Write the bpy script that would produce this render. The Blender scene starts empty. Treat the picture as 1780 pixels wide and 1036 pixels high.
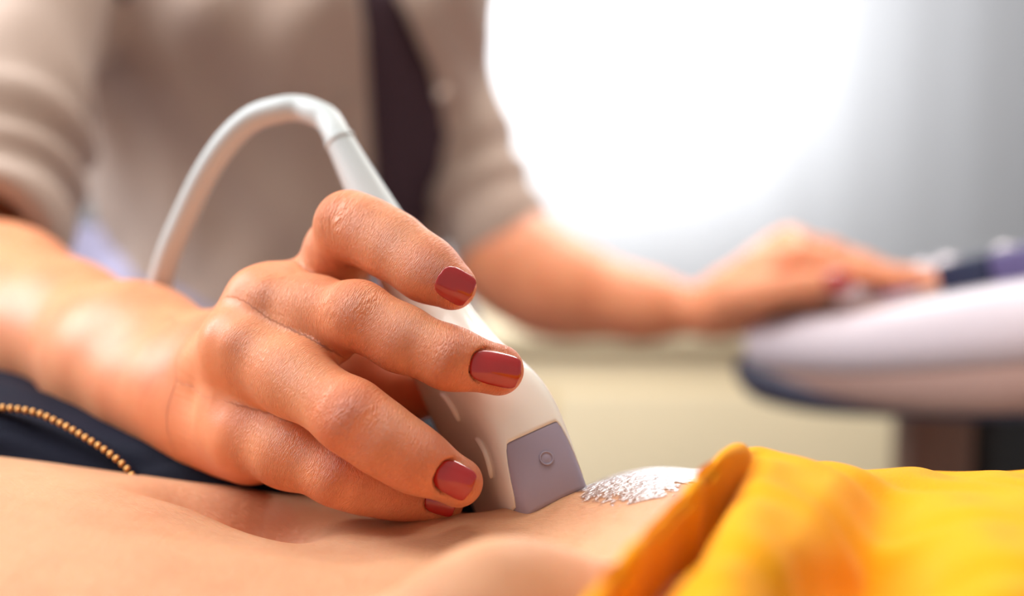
import bpy, math, numpy as np, random
from mathutils import Vector
random.seed(4); rng = np.random.default_rng(4)
SC = bpy.context.scene; COL = SC.collection
MM = 0.001
# ------------------------------------------------------------------ camera, light, exposure
FPX = 1958.0; CAMZ = 1.0; PITCH = math.radians(5.0)
RT = np.array([1., 0, 0]); UP = np.array([0, math.sin(PITCH), math.cos(PITCH)]); FW = np.array([0, math.cos(PITCH), -math.sin(PITCH)])
CAM = np.array([0, 0, CAMZ])
def P(px, py, d):
    """a point of the place: seen in direction (px,py), d metres deep along the optical axis"""
    return CAM + FW*d + RT*((px-890)/FPX*d) - UP*((py-518)/FPX*d)
cam = bpy.data.cameras.new('camera'); co = bpy.data.objects.new('camera', cam); COL.objects.link(co)
co.location = CAM; co.rotation_euler = (math.radians(90)-PITCH, 0, 0)
cam.sensor_width = 36; cam.lens = 36*FPX/1780; cam.clip_start = .01
cam.dof.use_dof = True; cam.dof.focus_distance = .326; cam.dof.aperture_fstop = 3.3
SC.camera = co
w = bpy.data.worlds.new('world'); SC.world = w; w.use_nodes = True
w.node_tree.nodes['Background'].inputs[0].default_value = (1.0, .94, .89, 1); w.node_tree.nodes['Background'].inputs[1].default_value = .32
def area(name, loc, target, size, energy, color, sy=None):
    l = bpy.data.lights.new(name, 'AREA'); l.shape = 'RECTANGLE'; l.size = size; l.size_y = sy or size
    l.energy = energy; l.color = color
    o = bpy.data.objects.new(name, l); COL.objects.link(o); o.location = loc
    o.rotation_euler = (Vector(target)-Vector(loc)).to_track_quat('-Z', 'Y').to_euler(); return o
area('daylight_left_window', (-1.1, .50, 1.85), (-.05, .34, .95), .6, 22, (.93, .96, 1.0), 1.1)
area('daylight_back_window', (.12, 2.33, 1.70), (.12, 1.0, 1.70), .74, 18, (.97, .98, 1.0), 1.25)
area('added_rim_light', (.45, 1.40, 1.95), (.0, .33, .93),   .35, 7, (1.0, .97, .92))  # unseen lamp added behind the hand for finger rims and gel highlights
area('added_top_light', (-.35, .35, 2.6), (-.1, .4, .9), .8, 9, (1.0, .95, .88))  # added overhead light, no fitting built; keeps the hand's undersides darker
area('added_cabinet_fill', (.30, .95, 2.6), (.1, 1.5, .7), .5, 8, (1.0, .95, .88))  # added fill aimed at the cream cabinet to brighten it
SC.view_settings.view_transform = 'Standard'; SC.view_settings.look = 'None'
SC.view_settings.exposure = 0.40; SC.view_settings.gamma = 1; SC.view_settings.use_curve_mapping = False

# ------------------------------------------------------------------ helpers
def mesh_obj(name, v, faces, mat=None, parent=None, smooth=True, attrs=None):
    v = np.asarray(v, dtype=np.float64).reshape(-1, 3)
    me = bpy.data.meshes.new(name)
    if isinstance(faces, np.ndarray):
        n = len(faces); k = faces.shape[1]
        me.vertices.add(len(v)); me.vertices.foreach_set('co', v.astype(np.float32).ravel())
        me.loops.add(n*k); me.loops.foreach_set('vertex_index', faces.astype(np.int32).ravel())
        me.polygons.add(n); me.polygons.foreach_set('loop_start', np.arange(0, n*k, k, dtype=np.int32))
        try: me.polygons.foreach_set('loop_total', np.full(n, k, dtype=np.int32))
        except Exception: pass
        me.update(calc_edges=True)
    else:
        me.from_pydata([tuple(p) for p in v], [], [tuple(f) for f in faces]); me.update()
    me.polygons.foreach_set('use_smooth', np.full(len(me.polygons), smooth))
    if attrs:
        for k_, a in attrs.items():
            if a.ndim == 1:
                at = me.attributes.new(k_, 'FLOAT', 'POINT'); at.data.foreach_set('value', a.astype(np.float32))
            else:
                at = me.attributes.new(k_, 'FLOAT_VECTOR', 'POINT'); at.data.foreach_set('vector', a.astype(np.float32).ravel())
    if mat: me.materials.append(mat)
    o = bpy.data.objects.new(name, me); COL.objects.link(o)
    if parent: o.parent = parent
    return o
def tag(o, label=None, cat=None, group=None, kind=None):
    if label: o['label'] = label
    if cat: o['category'] = cat
    if group: o['group'] = group
    if kind: o['kind'] = kind
    return o
def thing(name, label, cat, group=None):
    o = bpy.data.objects.new(name, None); COL.objects.link(o); o.empty_display_size = .02
    return tag(o, label, cat, group)
class MB:
    def __init__(s): s.v = []; s.f = []; s.n = 0
    def add(s, v, f):
        s.v.append(np.asarray(v, float)); s.f += [tuple(i+s.n for i in q) for q in f]; s.n += len(v)
    def rings(s, R, cap=True):
        n = len(R[0]); V = np.concatenate(R); F = []
        for i in range(len(R)-1):
            for j in range(n): F.append((i*n+j, i*n+(j+1) % n, (i+1)*n+(j+1) % n, (i+1)*n+j))
        if cap: F.append(tuple(range(n))[::-1]); F.append(tuple((len(R)-1)*n+j for j in range(n)))
        s.add(V, F)
    def box(s, c, size, ax=None, bev=0):
        ax = np.eye(3) if ax is None else np.asarray(ax); c = np.asarray(c, float); h = np.asarray(size, float)/2
        if bev <= 0:
            q = [(-1,-1,-1),(1,-1,-1),(1,1,-1),(-1,1,-1),(-1,-1,1),(1,-1,1),(1,1,1),(-1,1,1)]
            s.add([c+(ax[0]*x*h[0]+ax[1]*y*h[1]+ax[2]*z*h[2]) for x, y, z in q], [(0,3,2,1),(4,5,6,7),(0,1,5,4),(1,2,6,5),(2,3,7,6),(3,0,4,7)])
        else:
            R = []
            for k in range(9):          # rounded in all directions
                a = -math.pi/2+math.pi*k/8; zz = (h[2]-bev)*(1 if k >= 4 else -1) + bev*math.sin(a); rr = bev*math.cos(a)
                if k == 4: zz = 0
                ring = []
                for m in range(20):
                    qd = m//5; t = (m % 5)/4*math.pi/2 + qd*math.pi/2
                    sx = (1, -1, -1, 1)[qd]; sy = (1, 1, -1, -1)[qd]
                    ring.append(c+ax[0]*(sx*(h[0]-bev)+rr*math.cos(t))+ax[1]*(sy*(h[1]-bev)+rr*math.sin(t))+ax[2]*zz)
                R.append(np.array(ring))
            s.rings(R)
    def tube(s, pts, rad, n=16, cap=True):
        pts = np.asarray(pts, float); m = len(pts); rad = np.broadcast_to(rad, m); R = []
        T = np.gradient(pts, axis=0); T /= np.linalg.norm(T, axis=1)[:, None]
        u = np.cross(T[0], [0, 0, 1.]); 
        if np.linalg.norm(u) < 1e-3: u = np.cross(T[0], [0, 1., 0])
        u /= np.linalg.norm(u)
        for i in range(m):
            u = u-T[i]*np.dot(u, T[i]); u /= np.linalg.norm(u); w_ = np.cross(T[i], u)
            a = np.arange(n)/n*2*math.pi
            R.append(pts[i]+rad[i]*(np.cos(a)[:, None]*u+np.sin(a)[:, None]*w_))
        s.rings(R, cap)
    def build(s, name, mat, parent=None, smooth=True):
        o = mesh_obj(name, np.concatenate(s.v), s.f, mat, parent, smooth)
        return o
def unit(v): v = np.asarray(v, float); return v/np.linalg.norm(v)
def catmull(pts, n):
    pts = np.asarray(pts, float); m = len(pts); ext = np.vstack([2*pts[0]-pts[1], pts, 2*pts[-1]-pts[-2]]); out = []
    for t in np.linspace(0, m-1, n):
        i = min(int(t), m-2); f = t-i; a, b, c, d = ext[i:i+4]
        out.append(.5*((2*b)+(-a+c)*f+(2*a-5*b+4*c-d)*f*f+(-a+3*b-3*c+d)*f**3))
    return np.array(out)
def sstep(a, b, x): t = np.clip((x-a)/(b-a), 0, 1); return t*t*(3-2*t)

# --- distance fields
def seg(p, a, b, ra, rb):
    ba = b-a; L = ba@ba; pa = p-a; t = np.clip(pa@ba/L, 0, 1)
    q = pa-t[:, None]*ba
    return np.sqrt((q*q).sum(1))-(ra+(rb-ra)*t)
def segf(p, a, b, ra, rb, n, f):
    """flattened cone: thickness along n is f times the radius"""
    ba = b-a; L = ba@ba; pa = p-a; t = np.clip(pa@ba/L, 0, 1); q = pa-t[:, None]*ba
    dn = q@n; q2 = (q*q).sum(1)-dn*dn
    return (np.sqrt(np.maximum(q2, 0)+(dn/f)**2)-(ra+(rb-ra)*t))*(f if f < 1 else 1)
def smin(a, b, k):
    h = np.clip(.5+.5*(b-a)/k, 0, 1); return b+(a-b)*h-k*h*(1-h)
def smax(a, b, k): return -smin(-a, -b, k)
def nets(sdf, lo, hi, h, block=8, slack=1.35, project=2):
    lo = np.asarray(lo, float); hi = np.asarray(hi, float)
    nb = np.ceil((hi-lo)/h/block).astype(int); n = nb*block+1
    bc = np.stack(np.meshgrid(*[(np.arange(k)+.5)*block*h for k in nb], indexing='ij'), -1).reshape(-1, 3)+lo
    d = np.concatenate([sdf(c) for c in np.array_split(bc, max(1, len(bc)//200000+1))])
    near = np.abs(d) < block*h*.87*slack
    V = np.where(d < 0, -1., 1.).astype(np.float32).reshape(nb)
    V = np.repeat(np.repeat(np.repeat(V, block, 0), block, 1), block, 2); V = np.pad(V, ((0, 1),)*3, mode='edge')
    idx = np.argwhere(near.reshape(nb))
    off = np.stack(np.meshgrid(*[np.arange(block+1)]*3, indexing='ij'), -1).reshape(-1, 3)
    for ch in np.array_split(idx, max(1, len(idx)//400+1)):
        g = (ch[:, None]*block+off[None]).reshape(-1, 3); V[g[:, 0], g[:, 1], g[:, 2]] = sdf(lo+g*h)
    S = V < 0
    c = S[:-1, :-1, :-1].astype(np.int8)
    for dx, dy, dz in ((1,0,0),(0,1,0),(0,0,1),(1,1,0),(1,0,1),(0,1,1),(1,1,1)):
        c = c+S[dx:S.shape[0]-1+dx, dy:S.shape[1]-1+dy, dz:S.shape[2]-1+dz]
    act = (c > 0) & (c < 8); cells = np.argwhere(act); ID = np.full(act.shape, -1, np.int32); ID[act] = np.arange(len(cells))
    cor = np.array([(x, y, z) for x in (0, 1) for y in (0, 1) for z in (0, 1)])
    vals = np.stack([V[cells[:, 0]+x, cells[:, 1]+y, cells[:, 2]+z] for x, y, z in cor], 1)
    acc = np.zeros((len(cells), 3)); cnt = np.zeros(len(cells))
    for i in range(8):
        for j in range(i+1, 8):
            if np.abs(cor[i]-cor[j]).sum() != 1: continue
            a, b = vals[:, i], vals[:, j]; m = (a < 0) != (b < 0)
            t = np.where(m, a/np.where(m, a-b, 1), 0)[:, None]
            acc += np.where(m[:, None], cor[i]+(cor[j]-cor[i])*t, 0); cnt += m
    pts = lo+(cells+acc/cnt[:, None])*h
    F = []
    for ax in range(3):
        o1, o2 = [(1, 2), (2, 0), (0, 1)][ax]
        sl = [slice(1, -1)]*3; sl[ax] = slice(0, -1); s2 = list(sl); s2[ax] = slice(1, None)
        A = S[tuple(sl)]; B = S[tuple(s2)]
        for flip in (0, 1):
            e = np.argwhere((A & ~B) if not flip else (~A & B))
            if not len(e): continue
            add = np.ones(3, int); add[ax] = 0; e = e+add
            def cid(a, b):
                q = e.copy(); q[:, o1] -= a; q[:, o2] -= b; return ID[q[:, 0], q[:, 1], q[:, 2]]
            q = np.stack([cid(1, 1), cid(0, 1), cid(0, 0), cid(1, 0)], 1)
            F.append(q[:, ::-1] if flip else q)
    F = np.concatenate(F); F = F[(F >= 0).all(1)]
    for _ in range(project):
        e = h*.25; d0 = sdf(pts); g = np.stack([sdf(pts+np.eye(3)[k]*e)-d0 for k in range(3)], 1)/e
        L = (g*g).sum(1); pts = pts-g*np.clip(d0/np.maximum(L, .3), -h*.4, h*.4)[:, None]
    return pts, F.astype(np.int32)

# ------------------------------------------------------------------ materials
def s2l(c): return tuple(((x/255)/12.92 if x/255 <= .04045 else ((x/255+.055)/1.055)**2.4) for x in c)
def mat(name, rgb, rough=.5, spec=.5, coat=0, metal=0, sss=0, sssr=(1, .35, .2), ssss=.004, sheen=0, bump=None, vary=None, lin=False, emis=None, trans=0, coatr=.05):
    m = bpy.data.materials.new(name); m.use_nodes = True; nt = m.node_tree; b = nt.nodes['Principled BSDF']
    c = rgb if lin else s2l(rgb)
    b.inputs['Base Color'].default_value = (*c, 1); b.inputs['Roughness'].default_value = rough
    b.inputs['Specular IOR Level'].default_value = spec; b.inputs['Coat Weight'].default_value = coat; b.inputs['Coat Roughness'].default_value = coatr
    b.inputs['Metallic'].default_value = metal; b.inputs['Subsurface Weight'].default_value = sss
    b.inputs['Subsurface Radius'].default_value = sssr; b.inputs['Subsurface Scale'].default_value = ssss
    b.inputs['Sheen Weight'].default_value = sheen; b.inputs['Transmission Weight'].default_value = trans
    if emis: b.inputs['Emission Color'].default_value = (*emis[0], 1); b.inputs['Emission Strength'].default_value = emis[1]
    tc = nt.nodes.new('ShaderNodeTexCoord')
    if vary:
        sc_, amt = vary; n = nt.nodes.new('ShaderNodeTexNoise'); n.inputs['Scale'].default_value = sc_; n.inputs['Detail'].default_value = 5
        nt.links.new(tc.outputs['Object'], n.inputs['Vector'])
        r = nt.nodes.new('ShaderNodeValToRGB'); e = r.color_ramp.elements
        e[0].position = .3; e[1].position = .7
        e[0].color = (*[max(0, x*(1-amt)) for x in c], 1); e[1].color = (*[min(1, x*(1+amt)) for x in c], 1)
        nt.links.new(n.outputs['Fac'], r.inputs[0]); nt.links.new(r.outputs[0], b.inputs['Base Color'])
    if bump:
        sc_, dist = bump; n = nt.nodes.new('ShaderNodeTexNoise'); n.inputs['Scale'].default_value = sc_; n.inputs['Detail'].default_value = 4
        nt.links.new(tc.outputs['Object'], n.inputs['Vector'])
        bp = nt.nodes.new('ShaderNodeBump'); bp.inputs['Distance'].default_value = dist; bp.inputs['Strength'].default_value = 1
        nt.links.new(n.outputs['Fac'], bp.inputs['Height']); nt.links.new(bp.outputs[0], b.inputs['Normal'])
    return m
def skin_mat(name, base, red, rough=.42, sssw=.35, fine=1.0, wet=False):
    """skin: colour varies slightly, redder where the 'red' attribute says so; transverse creases where 'wr' says so"""
    m = mat(name, (0, 0, 0), rough=rough, spec=.45, sss=sssw, sssr=(1, .32, .16), ssss=.0045)
    nt = m.node_tree; L = nt.links; N = nt.nodes.new; b = nt.nodes['Principled BSDF']
    tc = N('ShaderNodeTexCoord')
    def attr(n): a = N('ShaderNodeAttribute'); a.attribute_name = n; return a
    def math_(op, a, c=None):
        q = N('ShaderNodeMath'); q.operation = op
        for i, x in enumerate((a, c)):
            if x is None: continue
            if isinstance(x, (int, float)): q.inputs[i].default_value = x
            else: L.new(x, q.inputs[i])
        return q.outputs[0]
    n1 = N('ShaderNodeTexNoise'); n1.inputs['Scale'].default_value = 55; n1.inputs['Detail'].default_value = 6; L.new(tc.outputs['Object'], n1.inputs['Vector'])
    mx = N('ShaderNodeMix'); mx.data_type = 'RGBA'; mx.inputs[6].default_value = (*s2l(base), 1); mx.inputs[7].default_value = (*s2l(red), 1)
    k = math_('ADD', math_('MULTIPLY', math_('SUBTRACT', n1.outputs['Fac'], .42), .8), attr('red').outputs['Fac'])
    cl = N('ShaderNodeClamp'); L.new(k, cl.inputs[0]); L.new(cl.outputs[0], mx.inputs[0]); L.new(mx.outputs[2], b.inputs['Base Color'])
    # fine skin relief
    v = N('ShaderNodeTexVoronoi'); v.feature = 'DISTANCE_TO_EDGE'; v.inputs['Scale'].default_value = 1100; 
    nd = N('ShaderNodeTexNoise'); nd.inputs['Scale'].default_value = 400; L.new(tc.outputs['Object'], nd.inputs['Vector'])
    va = N('ShaderNodeVectorMath'); va.operation = 'MULTIPLY_ADD'; L.new(nd.outputs['Color'], va.inputs[0]); va.inputs[1].default_value = (.0012,)*3; L.new(tc.outputs['Object'], va.inputs[2])
    L.new(va.outputs[0], v.inputs['Vector'])
    mr = math_('MINIMUM', v.outputs['Distance'], .12)
    n2 = N('ShaderNodeTexNoise'); n2.inputs['Scale'].default_value = 260; n2.inputs['Detail'].default_value = 4; L.new(tc.outputs['Object'], n2.inputs['Vector'])
    # creases across the fingers
    fc = attr('fcoord')
    mp = N('ShaderNodeMapping'); mp.inputs['Scale'].default_value = (1.0, .30, 1); L.new(fc.outputs['Vector'], mp.inputs[0])
    n3 = N('ShaderNodeTexNoise'); n3.inputs['Scale'].default_value = 1.0; n3.inputs['Detail'].default_value = 3; n3.inputs['Roughness'].default_value = .55; n3.inputs['Distortion'].default_value = .35
    L.new(mp.outputs[0], n3.inputs['Vector'])
    ridge = math_('ABSOLUTE', math_('SUBTRACT', n3.outputs['Fac'], .5))
    ridge = math_('MINIMUM', math_('MULTIPLY', ridge, 6.0), 1.0)
    mp2 = N('ShaderNodeMapping'); mp2.inputs['Scale'].default_value = (2.6, .5, 1); L.new(fc.outputs['Vector'], mp2.inputs[0])
    n4 = N('ShaderNodeTexNoise'); n4.inputs['Scale'].default_value = 1.0; n4.inputs['Detail'].default_value = 2; L.new(mp2.outputs[0], n4.inputs['Vector'])
    ridge2 = math_('MINIMUM', math_('MULTIPLY', math_('ABSOLUTE', math_('SUBTRACT', n4.outputs['Fac'], .5)), 7.0), 1.0)
    wr = attr('wr').outputs['Fac']; wf = attr('wf').outputs['Fac']
    h = math_('ADD', math_('MULTIPLY', mr, .5*fine), math_('MULTIPLY', n2.outputs['Fac'], .22*fine))
    h = math_('ADD', h, math_('MULTIPLY', math_('MULTIPLY', ridge, wr), 1.3))
    h = math_('ADD', h, math_('MULTIPLY', math_('MULTIPLY', ridge2, wf), .6))
    bp = N('ShaderNodeBump'); bp.inputs['Distance'].default_value = .00032; bp.inputs['Strength'].default_value = 1
    L.new(h, bp.inputs['Height']); L.new(bp.outputs[0], b.inputs['Normal'])
    return m

M = {}
M['skin'] = skin_mat('hand_skin', (236, 156, 112), (206, 80, 40), rough=.4, fine=1.1)
M['belly'] = skin_mat('belly_skin', (222, 164, 122), (200, 110, 66), rough=.5, sssw=.25, fine=.8)
M['nail'] = mat('nail_varnish', (170, 20, 16), rough=.25, coat=1, coatr=.03, spec=.5, vary=(120, .06))
M['taupe'] = mat('taupe_cotton', (188, 165, 150), rough=.9, spec=.15, sheen=.2, bump=(900, .0006), vary=(9, .05))
M['plum'] = mat('dark_plum_jersey', (74, 56, 64), rough=.85, spec=.2, bump=(900, .0004))
M['jeans'] = mat('pale_denim', (165, 160, 184), rough=.9, spec=.1, vary=(14, .35))
M['navy'] = mat('navy_fabric', (8, 13, 34), rough=.75, spec=.2, sheen=.0, bump=(1500, .0003), vary=(12, .2))
M['brass'] = mat('brass_zip', (225, 165, 95), rough=.35, metal=.75)
M['yellow'] = mat('yellow_cotton', (242, 162, 10), rough=.92, spec=.1, sheen=.1, sss=.0, sssr=(1, .4, .03), ssss=.004, bump=(1400, .0005), vary=(30, .04))
M['probe'] = mat('glossy_cream_plastic', (244, 238, 226), rough=.22, spec=.5, coat=.4, sss=.1, sssr=(1, .8, .6), ssss=.003)
M['probe_head'] = mat('lavender_grey_plastic', (158, 148, 166), rough=.38, spec=.45)
M['dark_rubber'] = mat('dark_lens_edge', (48, 40, 48), rough=.5)
M['cable'] = mat('pale_grey_cable', (198, 203, 202), rough=.42, spec=.45)
M['white_plastic'] = mat('white_console_plastic', (214, 203, 208), rough=.35, spec=.5, coat=.2)
M['grey_plastic'] = mat('taupe_console_plastic', (172, 140, 128), rough=.4)
M['dark_key'] = mat('navy_key', (26, 34, 62), rough=.5)
M['purple_key'] = mat('purple_key', (88, 78, 120), rough=.5)
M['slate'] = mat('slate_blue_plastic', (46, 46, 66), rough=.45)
M['black'] = mat('black_plastic', (20, 20, 24), rough=.5)
M['brown'] = mat('brown_laminate', (128, 92, 76), rough=.6, vary=(6, .12))
M['cream'] = mat('cream_paint', (238, 222, 186), rough=.7, vary=(3, .05))
M['wall'] = mat('pale_grey_wall_paint', (205, 205, 208), rough=.85, vary=(2, .02))
M['floor'] = mat('grey_vinyl_floor', (150, 145, 140), rough=.5, vary=(4, .08))
M['frame'] = mat('white_frame_paint', (235, 235, 235), rough=.5)
M['sheet'] = mat('white_couch_paper', (232, 230, 228), rough=.8)
M['steel'] = mat('brushed_steel', (170, 170, 172), rough=.3, metal=.9)
M['glass'] = mat('window_glass', (255, 255, 255), rough=.02, trans=1)

# ------------------------------------------------------------------ the room
def struct(name, mb, m, parent=None, smooth=False):
    o = mb.build(name, m, parent, smooth)
    if not parent: o['kind'] = 'structure'
    return o
b = MB(); b.box((0.2, .6, -.05), (4.4, 4.2, .1)); struct('floor', b, M['floor'])
b = MB(); b.box((0.2, .6, 2.75), (4.4, 4.2, .1)); struct('ceiling', b, M['frame'])
WY = 2.45     # back wall, with the window opening x -.2..1.04, z 1.1..2.4
b = MB()
wx0, wx1, wz0, wz1 = -.29, .59, 1.1, 2.4
b.box(((-2+wx0)/2, WY+.05, 1.35), (wx0+2, .1, 2.7)); b.box(((2.4+wx1)/2, WY+.05, 1.35), (2.4-wx1, .1, 2.7))
b.box(((wx0+wx1)/2, WY+.05, wz0/2), (wx1-wx0, .1, wz0)); b.box(((wx0+wx1)/2, WY+.05, (wz1+2.7)/2), (wx1-wx0, .1, 2.7-wz1))
struct('wall_back', b, M['wall'])
b = MB(); b.box((-2.05, .6, 1.35), (.1, 4.2, 2.7)); struct('wall_left', b, M['wall'])
b = MB(); b.box((2.45, .6, 1.35), (.1, 4.2, 2.7)); struct('wall_right', b, M['wall'])
b = MB()
for x0, x1, z0, z1 in ((wx0, wx1, wz0, wz0+.05), (wx0, wx1, wz1-.05, wz1), (wx0, wx0+.05, wz0, wz1), (wx1-.05, wx1, wz0, wz1), (.13, .17, wz0, wz1)):
    b.box(((x0+x1)/2, WY+.05, (z0+z1)/2), (x1-x0, .07, z1-z0))
wf = struct('window_1', b, M['frame'])
for k, xc in enumerate((-.055, .355)):
    g = MB(); g.box((xc, WY+.055, (wz0+wz1)/2), (.36, .006, wz1-wz0-.1)); g.build('pane', M['glass'], wf, False)
# sheer curtain hung in front of the back wall
mc = bpy.data.materials.new('sheer_curtain_fabric'); mc.use_nodes = True; nt = mc.node_tree; nt.nodes.remove(nt.nodes['Principled BSDF'])
tr = nt.nodes.new('ShaderNodeBsdfTranslucent'); df = nt.nodes.new('ShaderNodeBsdfDiffuse'); mx = nt.nodes.new('ShaderNodeMixShader')
tr.inputs[0].default_value = (.85, .87, .90, 1); df.inputs[0].default_value = (.40, .40, .41, 1); mx.inputs[0].default_value = .5
nt.links.new(df.outputs[0], mx.inputs[1]); nt.links.new(tr.outputs[0], mx.inputs[2]); nt.links.new(mx.outputs[0], nt.nodes['Material Output'].inputs[0])
nx, nz = 260, 12; X = np.linspace(-1.3, 2.2, nx); Z = np.linspace(.35, 2.62, nz)
YY = 2.06+.001*np.sin(X*31)+.001*np.sin(X*53+1)+.006*np.sin(X*7)
V = np.array([(X[i], YY[i], Z[j]) for i in range(nx) for j in range(nz)])
F = np.array([(i*nz+j, (i+1)*nz+j, (i+1)*nz+j+1, i*nz+j+1) for i in range(nx-1) for j in range(nz-1)])
ct = mesh_obj('curtain', V, F, mc); tag(ct, 'white sheer curtain glowing with daylight behind the seated person', 'curtain')
b = MB(); b.tube([(-1.35, 2.06, 2.63), (2.25, 2.06, 2.63)], .012); b.build('curtain_rail', M['steel'], ct)

# ------------------------------------------------------------------ the sonographer
son = thing('person', 'seated person in taupe shirt over dark top pressing the probe on the belly', 'person')
son.location = (-.17, .9, 0); bpy.context.view_layer.update()
def put(o):   # keep world coordinates under the person's Empty
    o.matrix_parent_inverse = o.parent.matrix_world.inverted(); return o
J = lambda *a: P(*a)
class Finger:
    def __init__(s, pts, nail=None, k=.004):
        s.c = [P(x, y, d) for x, y, d, r in pts]; s.r = [r*MM for *_, r in pts]; s.k = .006
        s.lo = np.min(s.c, 0)-.02; s.hi = np.max(s.c, 0)+.02; s.nail = None
        if nail: s.mknail(*nail)
    def mknail(s, px, py, d, ln, wd, face, rad, twist=0):
        """nail centre, length, width in mm, the direction it faces (right, up, towards camera)"""
        n = unit(RT*face[0]+UP*face[1]-FW*face[2]); t = s.c[-1]-s.c[-2]; t = unit(t-n*(t@n)); sd = np.cross(n, t)
        if twist: t = unit(t*math.cos(twist)+sd*math.sin(twist)); sd = np.cross(n, t)
        s.nail = dict(o=P(px, py, d), n=n, t=t, s=sd, l=ln*MM, w=wd*MM, R=rad*MM)
    def sdf(s, p):
        d = None
        for i in range(len(s.c)-1):
            e = seg(p, s.c[i], s.c[i+1], s.r[i], s.r[i+1]); d = e if d is None else smin(d, e, s.k)
        if s.nail:
            N = s.nail; q = p-N['o']; a = q@N['t']; x = q@N['s']; z = q@N['n']
            # nail bed: surface is an arc of radius R about an axis below; recess the flesh a little within the outline
            rr = np.sqrt(x*x+(z+N['R'])**2)-N['R'] + 1.1*a*a/.06   # height above the nail's own arc
            ol = np.maximum(np.abs(x)-N['w']/2*1.03, np.abs(a)-N['l']/2*1.02)
            hw = np.sqrt((np.maximum(np.abs(x), 0)/(N['w']/2))**2+(np.minimum(a, 0)/(N['l']/2))**4)
            cut = np.maximum(ol, (np.abs(x/(N['w']/2*1.04))**2.6+np.abs(a/(N['l']/2*1.04))**2.6-1)*N['w']/5)
            d = smax(d, -np.maximum(cut, -(rr-(-.00035))), .0006)
        return d
def build_nail(N, parent, name='fingernail'):
    nu, nv = 17, 21; top = []; 
    for i in range(nv):
        a = -1+2*i/(nv-1)
        wfac = (1-abs(a)**2.6)**(1/2.6) if abs(a) < 1 else 0
        if a > .0: wfac = max(wfac, (1-abs(a)**5)**(1/3.) if a < 1 else 0)
        wfac = max(wfac, .03)
        for j in range(nu):
            b_ = (-1+2*j/(nu-1))*wfac*N['w']/2; ang = b_/N['R']; al = a*N['l']/2
            top.append((al, math.sin(ang)*N['R'], (math.cos(ang)-1)*N['R']-al*al*1.1/.06))
    top = np.array(top)
    up = N['o']+top[:, :1]*N['t']+top[:, 1:2]*N['s']+(top[:, 2:]+.00022)*N['n']
    dn = N['o']+top[:, :1]*N['t']+top[:, 1:2]*N['s']+(top[:, 2:]-.0006)*N['n']
    # crown the plate slightly: edges dip
    F = []
    K = nu*nv; idx = lambda i, j: i*nu+j
    for i in range(nv-1):
        for j in range(nu-1):
            F.append((idx(i, j), idx(i+1, j), idx(i+1, j+1), idx(i, j+1))); F.append((K+idx(i, j), K+idx(i, j+1), K+idx(i+1, j+1), K+idx(i+1, j)))
    for i in range(nv-1):
        F.append((idx(i, 0), K+idx(i, 0), K+idx(i+1, 0), idx(i+1, 0))); F.append((idx(i, nu-1), idx(i+1, nu-1), K+idx(i+1, nu-1), K+idx(i, nu-1)))
    for j in range(nu-1):
        F.append((idx(0, j), idx(0, j+1), K+idx(0, j+1), K+idx(0, j))); F.append((idx(nv-1, j), K+idx(nv-1, j), K+idx(nv-1, j+1), idx(nv-1, j+1)))
    o = mesh_obj(name, np.vstack([up, dn]), F, M['nail'], parent); put(o)
    return o

index = Finger([(578, 500, .384, 10.3), (588, 440, .366, 10.2), (607, 392, .350, 9.6), (648, 408, .346, 9.3), (688, 431, .342, 9.2), (741, 468, .337, 8.7), (786, 497, .333, 7.2)],
               nail=(791, 497, .3238, 11.2, 10.8, (.10, -.12, 1), 6.6))
middle = Finger([(472, 528, .358, 10.8), (548, 543, .345, 10.3), (622, 548, .332, 9.2), (697, 588, .329, 8.8), (780, 622, .326, 8.2), (866, 643, .328, 7.5)],
                nail=(862, 641, .3196, 15.0, 10.6, (.12, .05, 1), 6.8))
ring = Finger([(420, 612, .347, 11.0), (508, 656, .333, 10.6), (612, 725, .318, 9.6), (668, 765, .3175, 9.1), (722, 799, .318, 8.3), (796, 838, .322, 7.2)],
              nail=(790, 834, .3132, 11.4, 10.4, (.05, .10, 1), 6.4))
pinky = Finger([(436, 752, .352, 12.3), (505, 780, .341, 11.2), (588, 824, .333, 8.5), (640, 840, .334, 8.1), (694, 852, .336, 7.6), (768, 872, .339, 6.6)],
               nail=(766, 872, .3310, 9.5, 8.6, (.0, .12, 1), 5.8))
thumb = Finger([(440, 640, .405, 14), (560, 700, .412, 13), (700, 680, .402, 10.5), (800, 668, .388, 9.5), (880, 662, .3785, 8.2)],
               nail=(880, 662, .3871, 11, 10, (.0, .0, -1), 7.2))
FING = [index, middle, ring, pinky, thumb]
WR = P(318, 672, .402); NB = unit(-RT*.75+UP*.1-FW*.35)     # wrist centre; roughly the direction the back of the hand faces
ARM = [(330, 674, .398, 21.5), (230, 632, .430, 24), (100, 585, .485, 27), (0, 528, .532, 31), (-110, 478, .600, 38)]
AC = [P(*a[:3]) for a in ARM]; AR = [a[3]*MM for a in ARM]
meta = [(index, (372, 640, .408), 14, 11), (middle, (360, 650, .400), 15, 11.2), (ring, (350, 668, .396), 15.5, 11.4), (pinky, (348, 690, .394), 17, 12.6)]
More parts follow.
